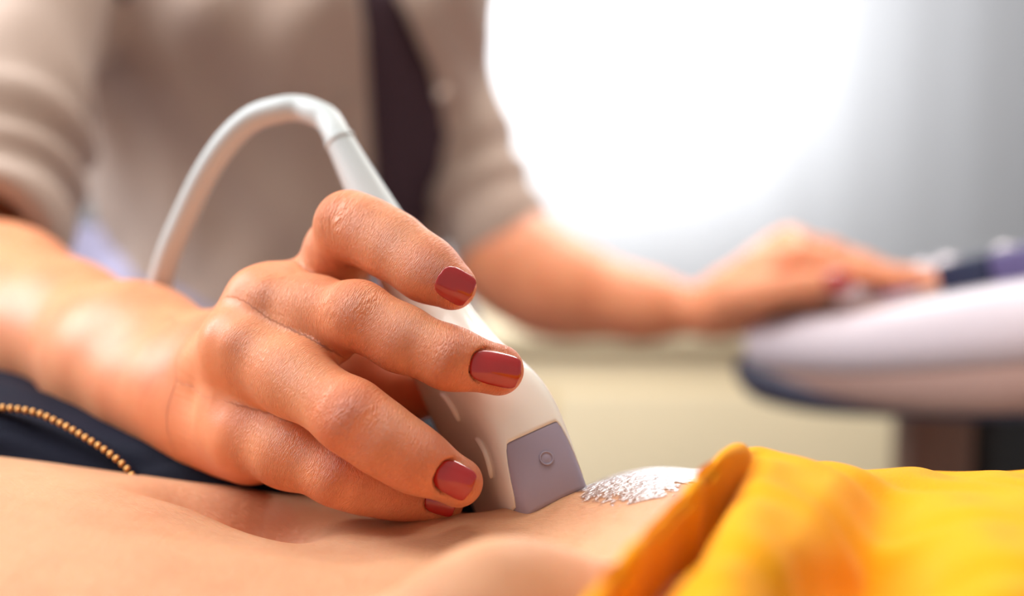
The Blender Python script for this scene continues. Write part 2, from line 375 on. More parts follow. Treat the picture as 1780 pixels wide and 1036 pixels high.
def palm(p):
    d = None
    for f, w0, r0, r1 in meta:
        e = seg(p, P(*w0), f.c[0], r0*MM, r1*MM); d = e if d is None else smin(d, e, .007)
    # webs between the knuckles
    for a, b_, t in ((index, middle, .35), (middle, ring, .62), (ring, pinky, .25)):
        d = smin(d, seg(p, a.c[0]+(a.c[1]-a.c[0])*t-NB*.002, b_.c[0]+(b_.c[1]-b_.c[0])*t-NB*.002, .0075, .0075), .006)
    for a, b_, ra, rb in (((455, 566, .354), (572, 592, .340), 10, 6.5), ((415, 690, .353), (472, 714, .3465), 10, 6), ((480, 512, .362), (556, 482, .376), 9, 7.5), ((446, 545, .355), (416, 588, .350), 10, 10), ((572, 590, .340), (590, 602, .3385), 3.2, 2.0)):
        d = smin(d, seg(p, P(*a), P(*b_), ra*MM, rb*MM), .007)
    # palm side flesh and heel of the hand
    d = smin(d, seg(p, P(430, 700, .395), P(500, 660, .392), .019, .016), .010)
    d = smin(d, seg(p, P(470, 640, .41), P(660, 650, .415), .018, .0185), .012)
    d = smin(d, seg(p, P(392, 745, .378), P(440, 772, .362), .0155, .012), .010)
    for x, y, dd, r in ((447, 512, .350, 7.5), (402, 592, .341, 7.5)):      # knuckle heads
        d = smin(d, seg(p, P(x, y, dd), P(x+14, y+6, dd-.003), r*MM, r*MM*.9), .006)
    d = smin(d, seg(p, P(395, 735, .352), P(415, 752, .345), .007, .006), .008)
    # forearm
    a = None
    for i in range(len(AC)-1):
        e = seg(p, AC[i], AC[i+1], AR[i], AR[i+1]); a = e if a is None else smin(a, e, .03)
    a = smin(a, seg(p, P(310, 705, .385), P(250, 690, .400), .009, .012), .016)    # ulna head
    d = smin(d, a, .018)
    return d
def dent(p):
    """tendons and hollows on the back of the hand (metres, positive = lower)"""
    o = 0
    for f, w0, r0, r1 in meta[1:3]:
        a = P(*w0); b_ = f.c[0]; ba = b_-a; t = np.clip((p-a)@ba/(ba@ba), 0, 1); q = p-a-t[:, None]*ba; r = np.sqrt((q*q).sum(1))
    return o
def hand_sdf(p):
    pl = palm(p); out = None
    for f in FING:
        m = ((p > f.lo-.006) & (p < f.hi+.006)).all(1)
        e = pl.copy()
        if m.any(): e[m] = smin(pl[m], f.sdf(p[m]), .0055)
        out = e if out is None else smin(out, e, .0007)
    # deepen valleys between knuckles seen on the back of the hand
    for (a, b_, r, k) in VALLEY:
        out = smax(out, -seg(p, a, b_, r*MM, r*MM*.6), k)
    return out
VALLEY = []
lo = np.min([f.lo for f in FING]+[AC[-1]-.03], 0); hi = np.max([f.hi for f in FING]+[AC[-1]], 0)
import time; T0 = time.time()
hv, hf = nets(hand_sdf, lo, hi, .00075)
print('hand', len(hv), time.time()-T0)
# skin attributes: crease masks, coordinates along and around each finger, redness
def skin_attrs(v, fingers, scale=1):
    n = len(v); best = np.full(n, 1e9); fcv = np.zeros((n, 3)); wr = np.zeros(n); wfn = np.zeros(n); red = np.zeros(n)
    for k, f in enumerate(fingers):
        c = np.array(f.c); L = np.concatenate([[0], np.cumsum(np.linalg.norm(np.diff(c, axis=0), axis=1))])
        nn = f.nail['n'] if f.nail else -FW
        D = []; US = []; XS = []; DO = []
        for i in range(len(c)-1):
            ba = c[i+1]-c[i]; ln = np.sqrt(ba@ba); tt = (v-c[i])@ba/ln; t = np.clip(tt/ln, 0, 1); q = v-c[i]-t[:, None]*ba
            D.append(np.sqrt((q*q).sum(1))-(f.r[i]+(f.r[i+1]-f.r[i])*t)); US.append((L[i]+np.clip(tt, -.008, ln+.008))/MM)
            sd = np.cross(unit(nn), unit(ba)); XS.append((q@sd)/MM); DO.append(np.clip((q@nn)/(np.linalg.norm(q, axis=1)+1e-9), -1, 1))
        D = np.array(D); dm_ = D.min(0); W = np.exp(-(D-dm_)/.0012); W /= W.sum(0)
        u = (W*US).sum(0); x = (W*XS).sum(0); dors = (W*DO).sum(0); m = dm_ < best; best[m] = dm_[m]
        fcv[m] = np.stack([u+.02*x*x+k*77, x, np.full(n, k*9.)], 1)[m]
        w1 = np.zeros(n); rd = np.zeros(n)
        for jn, amp, sg in f.creases:
            w1 += amp*np.exp(-((u-L[jn]/MM)/sg)**2); rd += .25*amp*np.exp(-((u-L[jn]/MM)/(sg*1.5))**2)
        dm = sstep(-.35, .45, dors); wr[m] = (w1*dm*np.exp(-(x/7.5)**2))[m]; wfn[m] = (dm*sstep(2, 12, u))[m]
        rd += .35*sstep(-.1, -.8, dors)+.25*np.exp(-((u-L[-1]/MM)/7)**2); red[m] = rd[m]
    far = sstep(.003, .010, best); wr *= 1-far; wfn = wfn*(1-far)+.25*far; fcv[best > .02] = 0
    return dict(wr=wr, wf=wfn, red=np.clip(red, 0, 1)*(1-.7*far), fcoord=fcv)
index.creases = [(2, .7, 7), (5, .45, 3.5)]; middle.creases = [(2, .8, 6.5), (4, .85, 4)]; ring.creases = [(2, 1., 6), (4, .6, 4.5)]
pinky.creases = [(2, .7, 5), (4, .7, 4)]; thumb.creases = [(3, .5, 4)]
ha = skin_attrs(hv, FING)
# geometry of the crease bundles: dimple rows over the joints
def bumps(v, f, attrs): return v
# ---- second arm and hand, on the console
f2 = [Finger([(1385, 446, .800, 12), (1440, 458, .785, 9.6), (1500, 472, .768, 9), (1580, 486, .748, 8.2), (1648, 494, .732, 7.4)], nail=(1652, 486, .728, 11, 9, (.1, 1, .25), 6.5)),
      Finger([(1372, 428, .822, 12.5), (1440, 440, .815, 9.8), (1500, 462, .805, 9), (1570, 486, .795, 8), (1610, 500, .79, 7.4)]),
      Finger([(1352, 436, .845, 12), (1420, 452, .842, 9.6), (1470, 480, .838, 8.8), (1530, 505, .83, 7.6)]),
      Finger([(1325, 455, .865, 11), (1380, 475, .865, 8.8), (1430, 500, .86, 7.8), (1470, 515, .855, 7)]),
      Finger([(1250, 530, .825, 16), (1325, 512, .790, 13), (1395, 498, .768, 10.2), (1462, 490, .752, 8.6)], nail=(1458, 488, .7420, 19, 15, (.0, .1, 1), 8))]
for f in f2: f.creases = []
W2 = P(1215, 540, .850)
A2 = [(1215, 541, .850, 17.5), (1110, 530, .868, 21), (1000, 508, .885, 29), (945, 490, .895, 34), (884, 450, .905, 36)]
def arm2(p):
    d = None
    for i in range(len(A2)-1):
        e = seg(p, P(*A2[i][:3]), P(*A2[i+1][:3]), A2[i][3]*MM, A2[i+1][3]*MM); d = e if d is None else smin(d, e, .03)
    for k, f in enumerate(f2[:4]):
        d = smin(d, seg(p, W2+np.array([.012, .01*k-.01, 0]), f.c[0], .016, .0125), .012)
    d = smin(d, seg(p, P(1275, 520, .83), P(1330, 490, .82), .02, .017), .02)
    out = None
    for f in f2:
        e = smin(d, f.sdf(p), .009); out = e if out is None else smin(out, e, .0015)
    # upper arm, shoulders, chest and neck, hidden under the clothes
    for a, b_, ra, rb in UPPER: out = smin(out, seg(p, a, b_, ra, rb), .03)
    return out
UPPER = [(P(884, 450, .905), P(784, 220, .945), .035, .034), (P(784, 220, .945), P(742, 40, .96), .034, .034), (P(742, 40, .96), P(738, -120, .97), .034, .042), (P(738, -120, .97), P(480, -190, .97), .05, .06),
         (P(480, -190, .97), P(120, -120, .90), .06, .05), (P(120, -120, .90), P(0, 220, .72), .05, .041), (P(0, 220, .72), P(-100, 470, .62), .041, .037),
         (P(500, -60, .950), P(500, 520, .965), .085, .08), (P(600, -60, .950), P(600, 520, .965), .08, .08), (P(400, -60, .965), P(400, 520, .965), .08, .08),
         (P(560, -190, .96), P(575, -420, .94), .055, .052), (P(578, -640, .92), P(580, -560, .90), .085, .075)]
lo2 = np.min([np.minimum(a, b_)-max(ra, rb)-.01 for a, b_, ra, rb in UPPER]+[f.lo for f in f2], 0); hi2 = np.max([np.maximum(a, b_)+max(ra, rb)+.01 for a, b_, ra, rb in UPPER]+[f.hi for f in f2], 0)
bv, bf = nets(arm2, lo2, hi2, .003)
print('body', len(bv), time.time()-T0)
a2 = skin_attrs(bv, f2)
at = {k: np.concatenate([ha[k], a2[k]]) for k in ha}
body = put(mesh_obj('body', np.vstack([hv, bv]), np.vstack([hf, bf+len(hv)]), M['skin'], son, attrs=at))
for f in (index, middle, ring, pinky, thumb, f2[0], f2[4]): build_nail(f.nail, son)
# face and hair sit above the frame
def ell(p, c, r): q = (p-c)/r; k = np.sqrt((q*q).sum(1)); return (k-1)*min(r)

# ---- clothes
TC = P(487, 200, .935)
def torso(p, rx=.172, ry=.092, c=TC):
    z = p[:, 2]-c[2]; wz = 1-.27*sstep(-.02, -.15, z)+.10*np.exp(-((z-.22)/.12)**2)
    x = (p[:, 0]-c[0])/(rx*wz); y = (p[:, 1]-c[1])/(ry*(1+.5*np.exp(-((z-.07)/.07)**2)))
    d = (np.sqrt(x*x+y*y)-1)*ry
    return np.maximum(d, np.maximum(z-.31, -z-.235))
def folds(p):
    """soft cloth folds (metres)"""
    x, y, z = p[:, 0], p[:, 1], p[:, 2]
    f = .003*np.sin((z*.9+x*.8)*55+2.2*np.sin(x*13+z*9))+.0022*np.sin((z*.5-x*1.0)*80+1.7*np.sin(z*21))+.001*np.sin((x+z*.3)*130+2*np.sin(z*17))
    return f
SL = [(P(90, -140, .87), P(50, 20, .785), .060, .055), (P(50, 20, .785), P(-5, 230, .69), .055, .050), (P(-5, 230, .69), P(-62, 425, .605), .050, .049)]
SR = [(P(735, -110, .97), P(742, 40, .96), .052, .046), (P(742, 40, .96), P(784, 220, .945), .046, .044), (P(784, 220, .945), P(884, 436, .905), .044, .043)]
def sleeve(p, S, fa=1.):
    d = None
    for a, b_, ra, rb in S: e = seg(p, a, b_, ra, rb); d = e if d is None else smin(d, e, .02)
    a, b_, ra, rb = S[-1]; n = unit(b_-a)
    core = None
    ax = unit(S[-1][1]-S[-1][0]); t = (p-b_)@ax
    # folds round the sleeve, strongest near the elbow
    d = d+fa*(.006*np.sin((p@ax)*120+1.8*np.sin(p[:, 2]*40)+p[:, 0]*30))*sstep(-.22, -.06, t)*(1-.6*sstep(-.05, -.01, t))
    d = smax(d, t, .004)
    return smax(d, -smax(seg(p, b_-ax*.05, b_+ax*.05, rb-.010, rb-.010), -t-.05, .002), .002)
EDGE_L = [(-.1, 0)]
def opening(p):
    """wedge of the open front: negative inside"""
    # project to the plane of the front panels
    q = p-CAM; dep = q@FW; px = 890+(q@RT)/np.float64(.845)*FPX; py = 518-(q@UP)/.845*FPX
    xl = np.interp(py, [-200, 0, 60, 200, 420, 600], [600, 632, 640, 640, 645, 640])
    xr = np.interp(py, [-200, 0, 30, 110, 230, 420, 600], [740, 690, 708, 745, 772, 785, 790])
    return np.maximum(xl-px, px-xr)/FPX*.845
def shirt(p):
    f = folds(p)
    t = torso(p)+f*.8
    a = smin(sleeve(p, SL), sleeve(p, SR, .45), .01)
    t = smax(t, -np.maximum(opening(p), p[:, 1]-TC[1]+.03), .002)
    t = smin(t, a+f*.4, .004)
    g0, g1, g2 = P(205, -80, .83), P(160, 170, .765), P(118, 370, .70)
    return smax(t, -np.minimum(seg(p, g0, g1, .011, .015), seg(p, g1, g2, .015, .012)), .012)
sv, sf = nets(shirt, TC-np.array([.44, .40, .27]), TC+np.array([.30, .14, .33]), .0042)
print('shirt', len(sv), time.time()-T0)
sh = put(mesh_obj('shirt', sv, sf, M['taupe'], son)); sh['label'] = 'taupe open-fronted shirt with sleeves to the elbows'
def vest(p): return torso(p, .160, .083)+.0015*np.sin(p[:, 0]*160)
_v = vest
def vest(p): return smax(_v(p), -seg(p, P(650, -60, .84), P(652, -22, .85), .030, .014), .003)
vv, vf = nets(vest, TC-np.array([.20, .15, .25]), TC+np.array([.20, .15, .22]), .005, project=1)
put(mesh_obj('undershirt', vv, vf, M['plum'], son))['label'] = 'dark plum round-necked top under the shirt'
# buttons of the shirt, two that show
for px, py in ((598, 172), (772, 165)):
    b = MB(); c = P(px, py, .8325); b.tube([c, c-FW*.004], [.0055, .005], 20); put(b.build('button', M['taupe'], son))
# trousers: hips and thighs of the seated person
def pants(p):
    d = segf(p, P(430, 640, .95), P(620, 640, .95), .11, .11, np.array([0, 0, 1.]), .9)
    for s in (-1, 1):
        hp = np.array([TC[0]+s*.09, .97, .74]); kn = np.array([TC[0]+s*.16, .56+.06*s, .56]) if s > 0 else np.array([TC[0]-.20, .62, .56])
        d = smin(d, seg(p, hp, kn, .085, .062), .03); d = smin(d, seg(p, kn, np.array([kn[0], kn[1]+.03, .08]), .062, .045), .02)
    d = smin(d, seg(p, P(165, 455, 1.0), P(330, 560, .97), .052, .085), .03)
    return d+.004*np.sin(p[:, 0]*60+p[:, 2]*90+2*np.sin(p[:, 2]*30))
pv, pf = nets(pants, (-.75, .45, .02), (.25, 1.15, .98), .008, project=1)
put(mesh_obj('trousers', pv, pf, M['jeans'], son))['label'] = 'pale lavender blue denim trousers'
for s in (-1, 1):
    b = MB(); x = TC[0]+(.16 if s > 0 else -.20); y = .65 if s > 0 else .65
    b.tube([(x, y+.06, .04), (x, y-.02, .042), (x, y-.13, .035)], [.035, .042, .03], 16); put(b.build('shoe', M['black'], son))

# head with face and hair (above the frame)
HC = P(578, -640, .92)
b = MB()
a_ = np.linspace(0, math.pi, 14); R = []
for t in a_:
    r = .098*math.sin(t)+.002; R.append(np.array([HC+np.array([r*math.cos(u), .025+r*math.sin(u), .03+.105*math.cos(t)]) for u in np.linspace(0, 2*math.pi, 24, endpoint=False)]))
b.rings(R); put(b.build('hair', M['brown'], son))
# stool
st = thing('stool', 'round black stool under the seated person', 'stool'); st.location = (TC[0], .98, 0); bpy.context.view_layer.update()
b = MB(); c = np.array([TC[0], .98, 0]); b.tube([c+[0, 0, .54], c+[0, 0, .55], c+[0, 0, .60], c+[0, 0, .612]], [.15, .17, .17, .15], 40); put(b.build('seat', M['black'], st))
b = MB(); b.tube([c+[0, 0, .08], c+[0, 0, .54]], .02, 16); put(b.build('pole', M['steel'], st))
for k in range(5):
    a = k*2*math.pi/5; b = MB(); b.tube([c+[0, 0, .09], c+[.24*math.cos(a), .24*math.sin(a), .05], c+[.24*math.cos(a), .24*math.sin(a), .0]], [.018, .014, .012], 10); put(b.build('leg', M['steel'], st))

# ------------------------------------------------------------------ the patient
pat = thing('person', 'person lying down with bare belly and yellow top pulled up', 'person'); pat.location = (0, .3, .74); bpy.context.view_layer.update()
SIL = np.array([(-400, 770), (-150, 782), (0, 797), (130, 815), (230, 827), (330, 839), (420, 850), (560, 868), (700, 884), (800, 895), (870, 897), (950, 884), (1010, 858), (1060, 828), (1120, 813), (1220, 815), (1350, 830), (1500, 845), (1780, 850), (2300, 850)], float)
CY, RY, RZ = .300, .165, .115
def bell(x, y):      # height of the torso's top
    xs = SIL[:, 0]; yh = .357; px = 890+x/yh*FPX*math.cos(0)
    py = np.interp(px, xs, SIL[:, 1])
    # smooth the profile
    py = sum(np.interp(px+o, xs, SIL[:, 1]) for o in (-60, -30, 0, 30, 60))/5
    z_h = CAMZ-yh*np.tan(np.arctan((py-518)/FPX)+PITCH)
    u = np.clip((y-CY)/RY, -.985, .985); zt = RZ*(np.sqrt(1-np.abs(u)**2.4)-np.sqrt(1-((yh-CY)/RY)**2.4))
    z = z_h+zt
    g = lambda cx, cy, sx, sy, rot=0: np.exp(-(((x-cx)*math.cos(rot)+(y-cy)*math.sin(rot))/sx)**2-((-(x-cx)*math.sin(rot)+(y-cy)*math.cos(rot))/sy)**2)
    a = P(452, 912, .341)
    z = z-.0115*g(a[0]+.004, a[1]-.004, .017, .0095, -.12)-.005*g(a[0]-.020, a[1]+.002, .016, .007, -.1)-.0055*g(a[0]+.008, .310, .040, .020)   # navel
    z = z+.0015*g(a[0]-.016, a[1]-.014, .016, .007, -.25)
    m = P(960, 985, .245)
    z = z+.0300*g(-.003, .236, .031, .020, .05)-.014*sstep(.06, .09, x)*sstep(.32, .28, y)                                               # swell near the camera
    z = z+.0006*np.sin(x*190+y*90+np.sin(y*120))*g(-.03, .33, .06, .05)
    z = z+.0075*g(.006, .325, .03, .018)                                                               # pressed in by the probe
    return z
NX, NY = 520, 300
xs = np.linspace(-.42, .34, NX); U = np.linspace(-1, 1, NY); ysamp = CY+RY*.985*np.sin(U*math.pi/2)
Xg, Yg = np.meshgrid(xs, ysamp, indexing='ij'); Zg = bell(Xg.ravel(), Yg.ravel()).reshape(Xg.shape)
top = np.stack([Xg, Yg, Zg], -1)
under = np.stack([Xg[:, ::6], CY+(Yg[:, ::6]-CY)*.985, np.minimum(Zg[:, ::6], .78)*0+.745+.05*np.abs((Yg[:, ::6]-CY)/RY)**3], -1)[:, ::-1]
prof = np.concatenate([top, under], 1); NP = prof.shape[1]
F = [(i*NP+j, (i+1)*NP+j, (i+1)*NP+(j+1) % NP, i*NP+(j+1) % NP) for i in range(NX-1) for j in range(NP)]
V = prof.reshape(-1, 3); 
c0 = len(V); V = np.vstack([V, prof[0].mean(0), prof[-1].mean(0)])
F = np.array(F); F = F[:, ::1]
n = len(V); red = np.zeros(n); wfb = np.full(n, .6)
a = P(440, 912, .340); red += .7*np.exp(-((V[:, 0]-a[0]+.005)/.022)**2-((V[:, 1]-a[1]-.002)/.012)**2)  # shade of the navel hollow put into the skin colour
fcb = np.stack([(V[:, 0]*.3+V[:, 1])*1000, V[:, 0]*500, V[:, 2]*0], 1)
pb = put(mesh_obj('body', V, F, M['belly'], pat, attrs=dict(wr=np.zeros(n), wf=wfb, red=red, fcoord=fcb)))
def belly_z(x, y): return bell(np.atleast_1d(float(x)), np.atleast_1d(float(y)))[0]
# yellow top: a net of draped points
def bicubic(net, nu, nv):
    net = np.array(net, float); A = np.array([catmull(r, nv) for r in net]); B = np.array([catmull(A[:, j], nu) for j in range(nv)])
    return B.transpose(1, 0, 2)
def sheet(name, G, m, parent, thick=.0016, fold=None):
    nu, nv = G.shape[:2]
    N = np.cross(np.gradient(G, axis=0), np.gradient(G, axis=1)); N /= np.linalg.norm(N, axis=2)[..., None]+1e-12
    if N[..., 2].mean() < 0: N = -N
    if fold is not None: G = G+N*fold(G)[..., None]
    B = G-N*thick; V = np.concatenate([G.reshape(-1, 3), B.reshape(-1, 3)]); K = nu*nv
    i, j = np.meshgrid(np.arange(nu-1), np.arange(nv-1), indexing='ij'); i = i.ravel(); j = j.ravel()
    q = np.stack([i*nv+j, (i+1)*nv+j, (i+1)*nv+j+1, i*nv+j+1], 1); F = [q, q[:, ::-1]+K]
    def rim(ids):
        ids = np.array(ids); return np.stack([ids[:-1], ids[1:], ids[1:]+K, ids[:-1]+K], 1)
    F += [rim([j for j in range(nv)]), rim([(nu-1)*nv+j for j in range(nv)])[:, ::-1], rim([i*nv for i in range(nu)])[:, ::-1], rim([i*nv+nv-1 for i in range(nu)])]
    return mesh_obj(name, V, np.concatenate(F), m, parent)
net = [
 [P(905,1260,0.1900), P(960,1200,0.1800), P(1060,1230,0.1900), P(1130,1180,0.1800), P(1300,1190,0.1850), P(1500,1260,0.1950), P(1760,1180,0.1900), P(2100,1180,0.1900), P(2600,1160,0.1900)],
 [P(985,1100,0.2120), P(1035,1050,0.2040), P(1135,1085,0.2350), P(1190,1040,0.2040), P(1330,1030,0.2070), P(1500,1080,0.2400), P(1730,1000,0.2120), P(2000,1010,0.2120), P(2400,1000,0.2100)],
 [P(1085,985,0.2300), P(1120,940,0.2240), P(1222,965,0.2580), P(1260,930,0.2260), P(1380,930,0.2300), P(1520,965,0.2580), P(1720,920,0.2400), P(1950,930,0.2400), P(2300,920,0.2400)],
 [P(1170,890,.255), P(1205,850,.252), P(1272,868,.276), P(1315,850,.258), P(1420,858,.266), P(1540,878,.288), P(1700,860,.280), P(1900,870,.28), P(2200,870,.28)],
 [P(1215,822,.270), P(1262,786,.272), P(1312,790,.294), P(1365,798,.288), P(1460,814,.300), P(1560,824,.312), P(1700,828,.320), P(1850,826,.32), P(2150,830,.32)],
 [P(1232,812,.290), P(1275,784,.300), P(1325,790,.312), P(1385,806,.318), P(1475,816,.328), P(1590,819,.336), P(1690,826,.340), P(1800,821,.34), P(2100,825,.34)],
 [P(1225,850,.335), P(1270,838,.340), P(1330,840,.345), P(1400,845,.35), P(1480,845,.36), P(1600,848,.365), P(1700,850,.37), P(1820,850,.37), P(2100,850,.37)],
 [P(1220,950,.390), P(1270,950,.40), P(1330,950,.40), P(1400,950,.40), P(1480,950,.41), P(1600,950,.41), P(1700,950,.41), P(1820,950,.41), P(2100,950,.41)]]
cx_ = [-.012, .004, .016, .028, .055, .09, .13, .18, .26]
net = [[np.array([x, .116, .775+.004*math.sin(x*90)]) for x in cx_], [np.array([x, .120+.003*math.sin(x*130), .855]) for x in cx_]]+net
G = bicubic(net, 190, 240)
yl = put(sheet('shirt', G, M['yellow'], pat, .0022, lambda g: .0009*np.sin(g[..., 0]*260+np.sin(g[..., 1]*150)*1.5+g[..., 1]*90)))
yl['label'] = 'yellow cotton top bunched up above the belly'
# navy trousers, opened, with a brass zip
net = [
 [P(-500,900,0.3640), P(-200,880,0.3640), P(0,870,0.3640), P(150,890,0.3640), P(300,900,0.3620), P(450,915,0.3600), P(600,930,0.3600), P(760,950,0.3600), P(880,960,0.3600)],
 [P(-500,790,0.3690), P(-200,790,0.3690), P(0,800,0.3700), P(150,832,0.3680), P(300,850,0.3660), P(450,862,0.3660), P(600,880,0.3680), P(760,900,0.3690), P(880,910,0.3690)],
 [P(-500,745,0.3660), P(-200,745,0.3680), P(0,752,0.3740), P(120,782,0.3730), P(235,815,0.3690), P(380,800,0.3720), P(560,800,0.3780), P(740,800,0.3800), P(870,840,0.3800)],
 [P(-500,700,0.3840), P(-200,700,0.3840), P(0,702,0.3860), P(110,722,0.3860), P(245,762,0.3800), P(380,770,0.3860), P(560,760,0.3940), P(735,745,0.3960), P(850,790,0.3960)],
 [P(-500,660,0.4240), P(-200,655,0.4240), P(0,655,0.4340), P(120,690,0.4300), P(250,728,0.4240), P(380,745,0.4180), P(560,735,0.4180), P(730,722,0.4180), P(830,780,0.4180)],
 [P(-500,650,0.4640), P(-200,650,0.4740), P(0,655,0.4840), P(120,690,0.4780), P(250,735,0.4720), P(380,755,0.4620), P(560,760,0.4540), P(730,750,0.4540), P(830,810,0.4540)],
 [P(-500,760,0.5240), P(-200,760,0.5240), P(0,760,0.5240), P(150,790,0.5240), P(300,820,0.5140), P(450,850,0.5040), P(600,850,0.4940), P(760,850,0.4940), P(880,880,0.4940)]]
G = bicubic(net, 110, 200)
tro = put(sheet('trousers', G, M['navy'], pat, .002, lambda g: .0012*np.sin(g[..., 0]*70+g[..., 1]*160+1.3*np.sin(g[..., 1]*60))))
tro['label'] = 'navy blue trousers opened at the zip'
zc = catmull([P(-60, 712, .379), P(0, 709, .3775), P(60, 717, .376), P(110, 739, .3735), P(150, 762, .371), P(190, 788, .3685), P(222, 816, .366), P(240, 845, .3635)], 60)
b = MB(); b.tube(zc+FW*.0016+UP*.0002, .0016, 10); put(b.build('zip_tape', M['navy'], tro))
L = np.concatenate([[0], np.cumsum(np.linalg.norm(np.diff(zc, axis=0), axis=1))]); k = 0; s = 0.; tooth = None
while s < L[-1]:
    c = np.array([np.interp(s, L, zc[:, i]) for i in range(3)]); c1 = np.array([np.interp(min(s+.001, L[-1]), L, zc[:, i]) for i in range(3)]); tz = unit(c1-c+1e-9)
    if tooth is None:
        b = MB(); b.box((0, 0, 0), (.0016, .0021, .0022), bev=.0007); tooth = b.build('zip_tooth', M['brass'], tro); o = tooth
    else:
        o = tooth.copy(); COL.objects.link(o)
    X_ = Vector(tz); Z_ = Vector(unit(-FW+UP*.6-tz*np.dot(-FW+UP*.6, tz))); Y_ = Z_.cross(X_)
    from mathutils import Matrix
    mm = Matrix((X_, Y_, Z_)).transposed().to_4x4(); mm.translation = Vector(c)
    o.parent = tro; bpy.context.view_layer.update() if k == 0 else None
    o.matrix_parent_inverse = tro.matrix_world.inverted(); o.matrix_basis = mm; s += .0027; k += 1

# ------------------------------------------------------------------ ultrasound probe
def cv(r, u, f): return RT*r+UP*u+FW*f      # right, up, forward components
Lx = unit(cv(-.452, .83, .30)); Tx = cv(.90, .30, .33); Tx = unit(Tx-Lx*(Tx@Lx)); Bx = np.cross(Lx, Tx); Bx = Bx if Bx@FW > 0 else -Bx
TIP = P(932, 908, .352)
prb = thing('ultrasound_probe', 'cream ultrasound probe with lavender tip and curved cable held on the belly', 'probe'); prb.location = TIP; bpy.context.view_layer.update()
PR = np.array([(0, 12.2, 29.0, 6), (6, 12.6, 29.8, 6), (14, 13, 30, 6), (24, 13.2, 29.6, 5.6), (34, 13.6, 28.6, 5), (44, 13.6, 26.5, 4), (54, 13.2, 21.5, 3.2), (66, 12.6, 17, 2.8), (80, 11.6, 14, 2.6), (95, 10, 11.4, 2.4), (110, 8.2, 9.0, 2.2), (125, 6.9, 7.2, 2.1), (140, 5.7, 5.8, 2), (150, 5.0, 5.0, 2)])
def psec(l, ang, off=0.):
    """point on the housing: l mm along the axis, angle round it"""
    l = np.asarray(l, float); ht, hb, e = [np.interp(l, PR[:, 0], PR[:, i]) for i in (1, 2, 3)]
    c, s = np.cos(ang), np.sin(ang)
    r = (np.abs(c)**e+np.abs(s)**e)**(-1/e)
    t = (ht+off)*r*c; b_ = (hb+off)*r*s
    dome = np.where(l <= 0, 0, 0)
    t = t+3.4*np.exp(-((l-30)/19)**2)
    return TIP+(Tx*t[..., None]+Bx*b_[..., None]+Lx*l[..., None])*MM
NA = 128; ang = np.arange(NA)/NA*2*math.pi
# smooth interpolation of the profile
ls = np.linspace(0, 150, 301); from_ = PR.copy()
def sm(col):
    y = np.interp(ls, from_[:, 0], from_[:, col]); k = np.ones(21)/21; yp = np.pad(y, 10, mode='edge'); return np.convolve(yp, k, 'valid')
PR = np.stack([ls, sm(1), sm(2), sm(3)], 1)
seam = 3.0+17.5*sstep(.66, .84, np.abs(np.sin(ang)))      # where the tip begins, higher on the narrow sides
seam_l = seam
R = []
for f in np.linspace(0, 1, 70):
    l = seam_l+(106-seam_l)*f; R.append(psec(l, ang))
R = [psec(seam_l+.5, ang, -1.2), psec(seam_l+.1, ang, -.4)]+R+[psec(np.full(NA, 106.3), ang, -.5)]
b = MB(); b.rings([psec(np.full(NA, 106.2), ang, -.6), psec(np.full(NA, 106.5), ang, -.1)]+[psec(np.full(NA, l), ang, -.05) for l in np.linspace(107, 149.5, 30)]+[psec(np.full(NA, 149.9), ang, -.6)]); put(b.build('strain_relief', M['cable'], prb))
b = MB(); b.rings(R); put(b.build('housing', M['probe'], prb))
R = []
def foot(b_): return -(1-(b_/30.)**2)*6.5
for f, off in ((1.08, -1.3), (1.0, -.45), (.995, -.2), (.97, -.15), (.8, -.15), (.6, -.15), (.4, -.15)):
    R.append(psec(seam_l*f, ang, off))
def ringd(off, drop):
    p = psec(np.zeros(NA), ang, off); bb = (p-TIP)@Bx/MM; return p+Lx*(foot(bb)+drop)[:, None]*MM
R2 = [ringd(-.3, 1.0), ringd(-.6, .45), ringd(-1.2, .05)]
b = MB(); b.rings(R+R2); put(b.build('probe_tip', M['probe_head'], prb))['label'] = 'lavender grey tip'
R = [ringd(-1.4, .6), ringd(-1.1, .3), ringd(-1.4, -.2), ringd(-2.5, -.9), ringd(-6, -1.6), ringd(-11, -1.8)]
b = MB(); b.rings(R); put(b.build('lens', M['dark_rubber'], prb))['label'] = 'dark rubber lens face'
# marker dimple on the narrow side of the tip
c = TIP+(Lx*11.5-Bx*29.9+Tx*2.6)*MM
R = []
for rr, dd in ((2.2, .1), (2.15, .35), (1.8, .45), (1.7, .1), (1.6, .05), (.9, .35), (.1, .4)):
    R.append(np.array([c+(Tx*math.cos(a)+Lx*math.sin(a))*rr*MM-Bx*dd*MM for a in np.linspace(0, 2*math.pi, 32, endpoint=False)]))
b = MB(); b.rings(R); put(b.build('marker_button', M['probe_head'], prb))
# crescent ridges on the broad side facing the camera
def facept(l, b_, off=0):     # on the broad face t = -ht
    ht, hb, e = [np.interp(l, PR[:, 0], PR[:, i]) for i in (1, 2, 3)]
    k = min(abs(b_)/hb, .97); return TIP+(-Tx*(ht*(1-k**e)**(1/e)+off-3.4*math.exp(-((l-30)/19)**2))+Bx*b_+Lx*l)*MM
for l0, b0, sz in ((60, -7, 4.5), (42, -13, 5.5), (22, -19, 7)):
    pts = []
    for a in np.linspace(-1.25, 1.25, 17): pts.append(facept(l0+sz*math.sin(a), b0-sz*.75*math.cos(a)+sz*.6, .25))
    r = 1.0*MM*np.sqrt(np.clip(1-np.linspace(-1, 1, 17)**4, .02, 1)); b = MB(); b.tube(pts, r, 10); put(b.build('grip_ridge', M['probe'], prb))
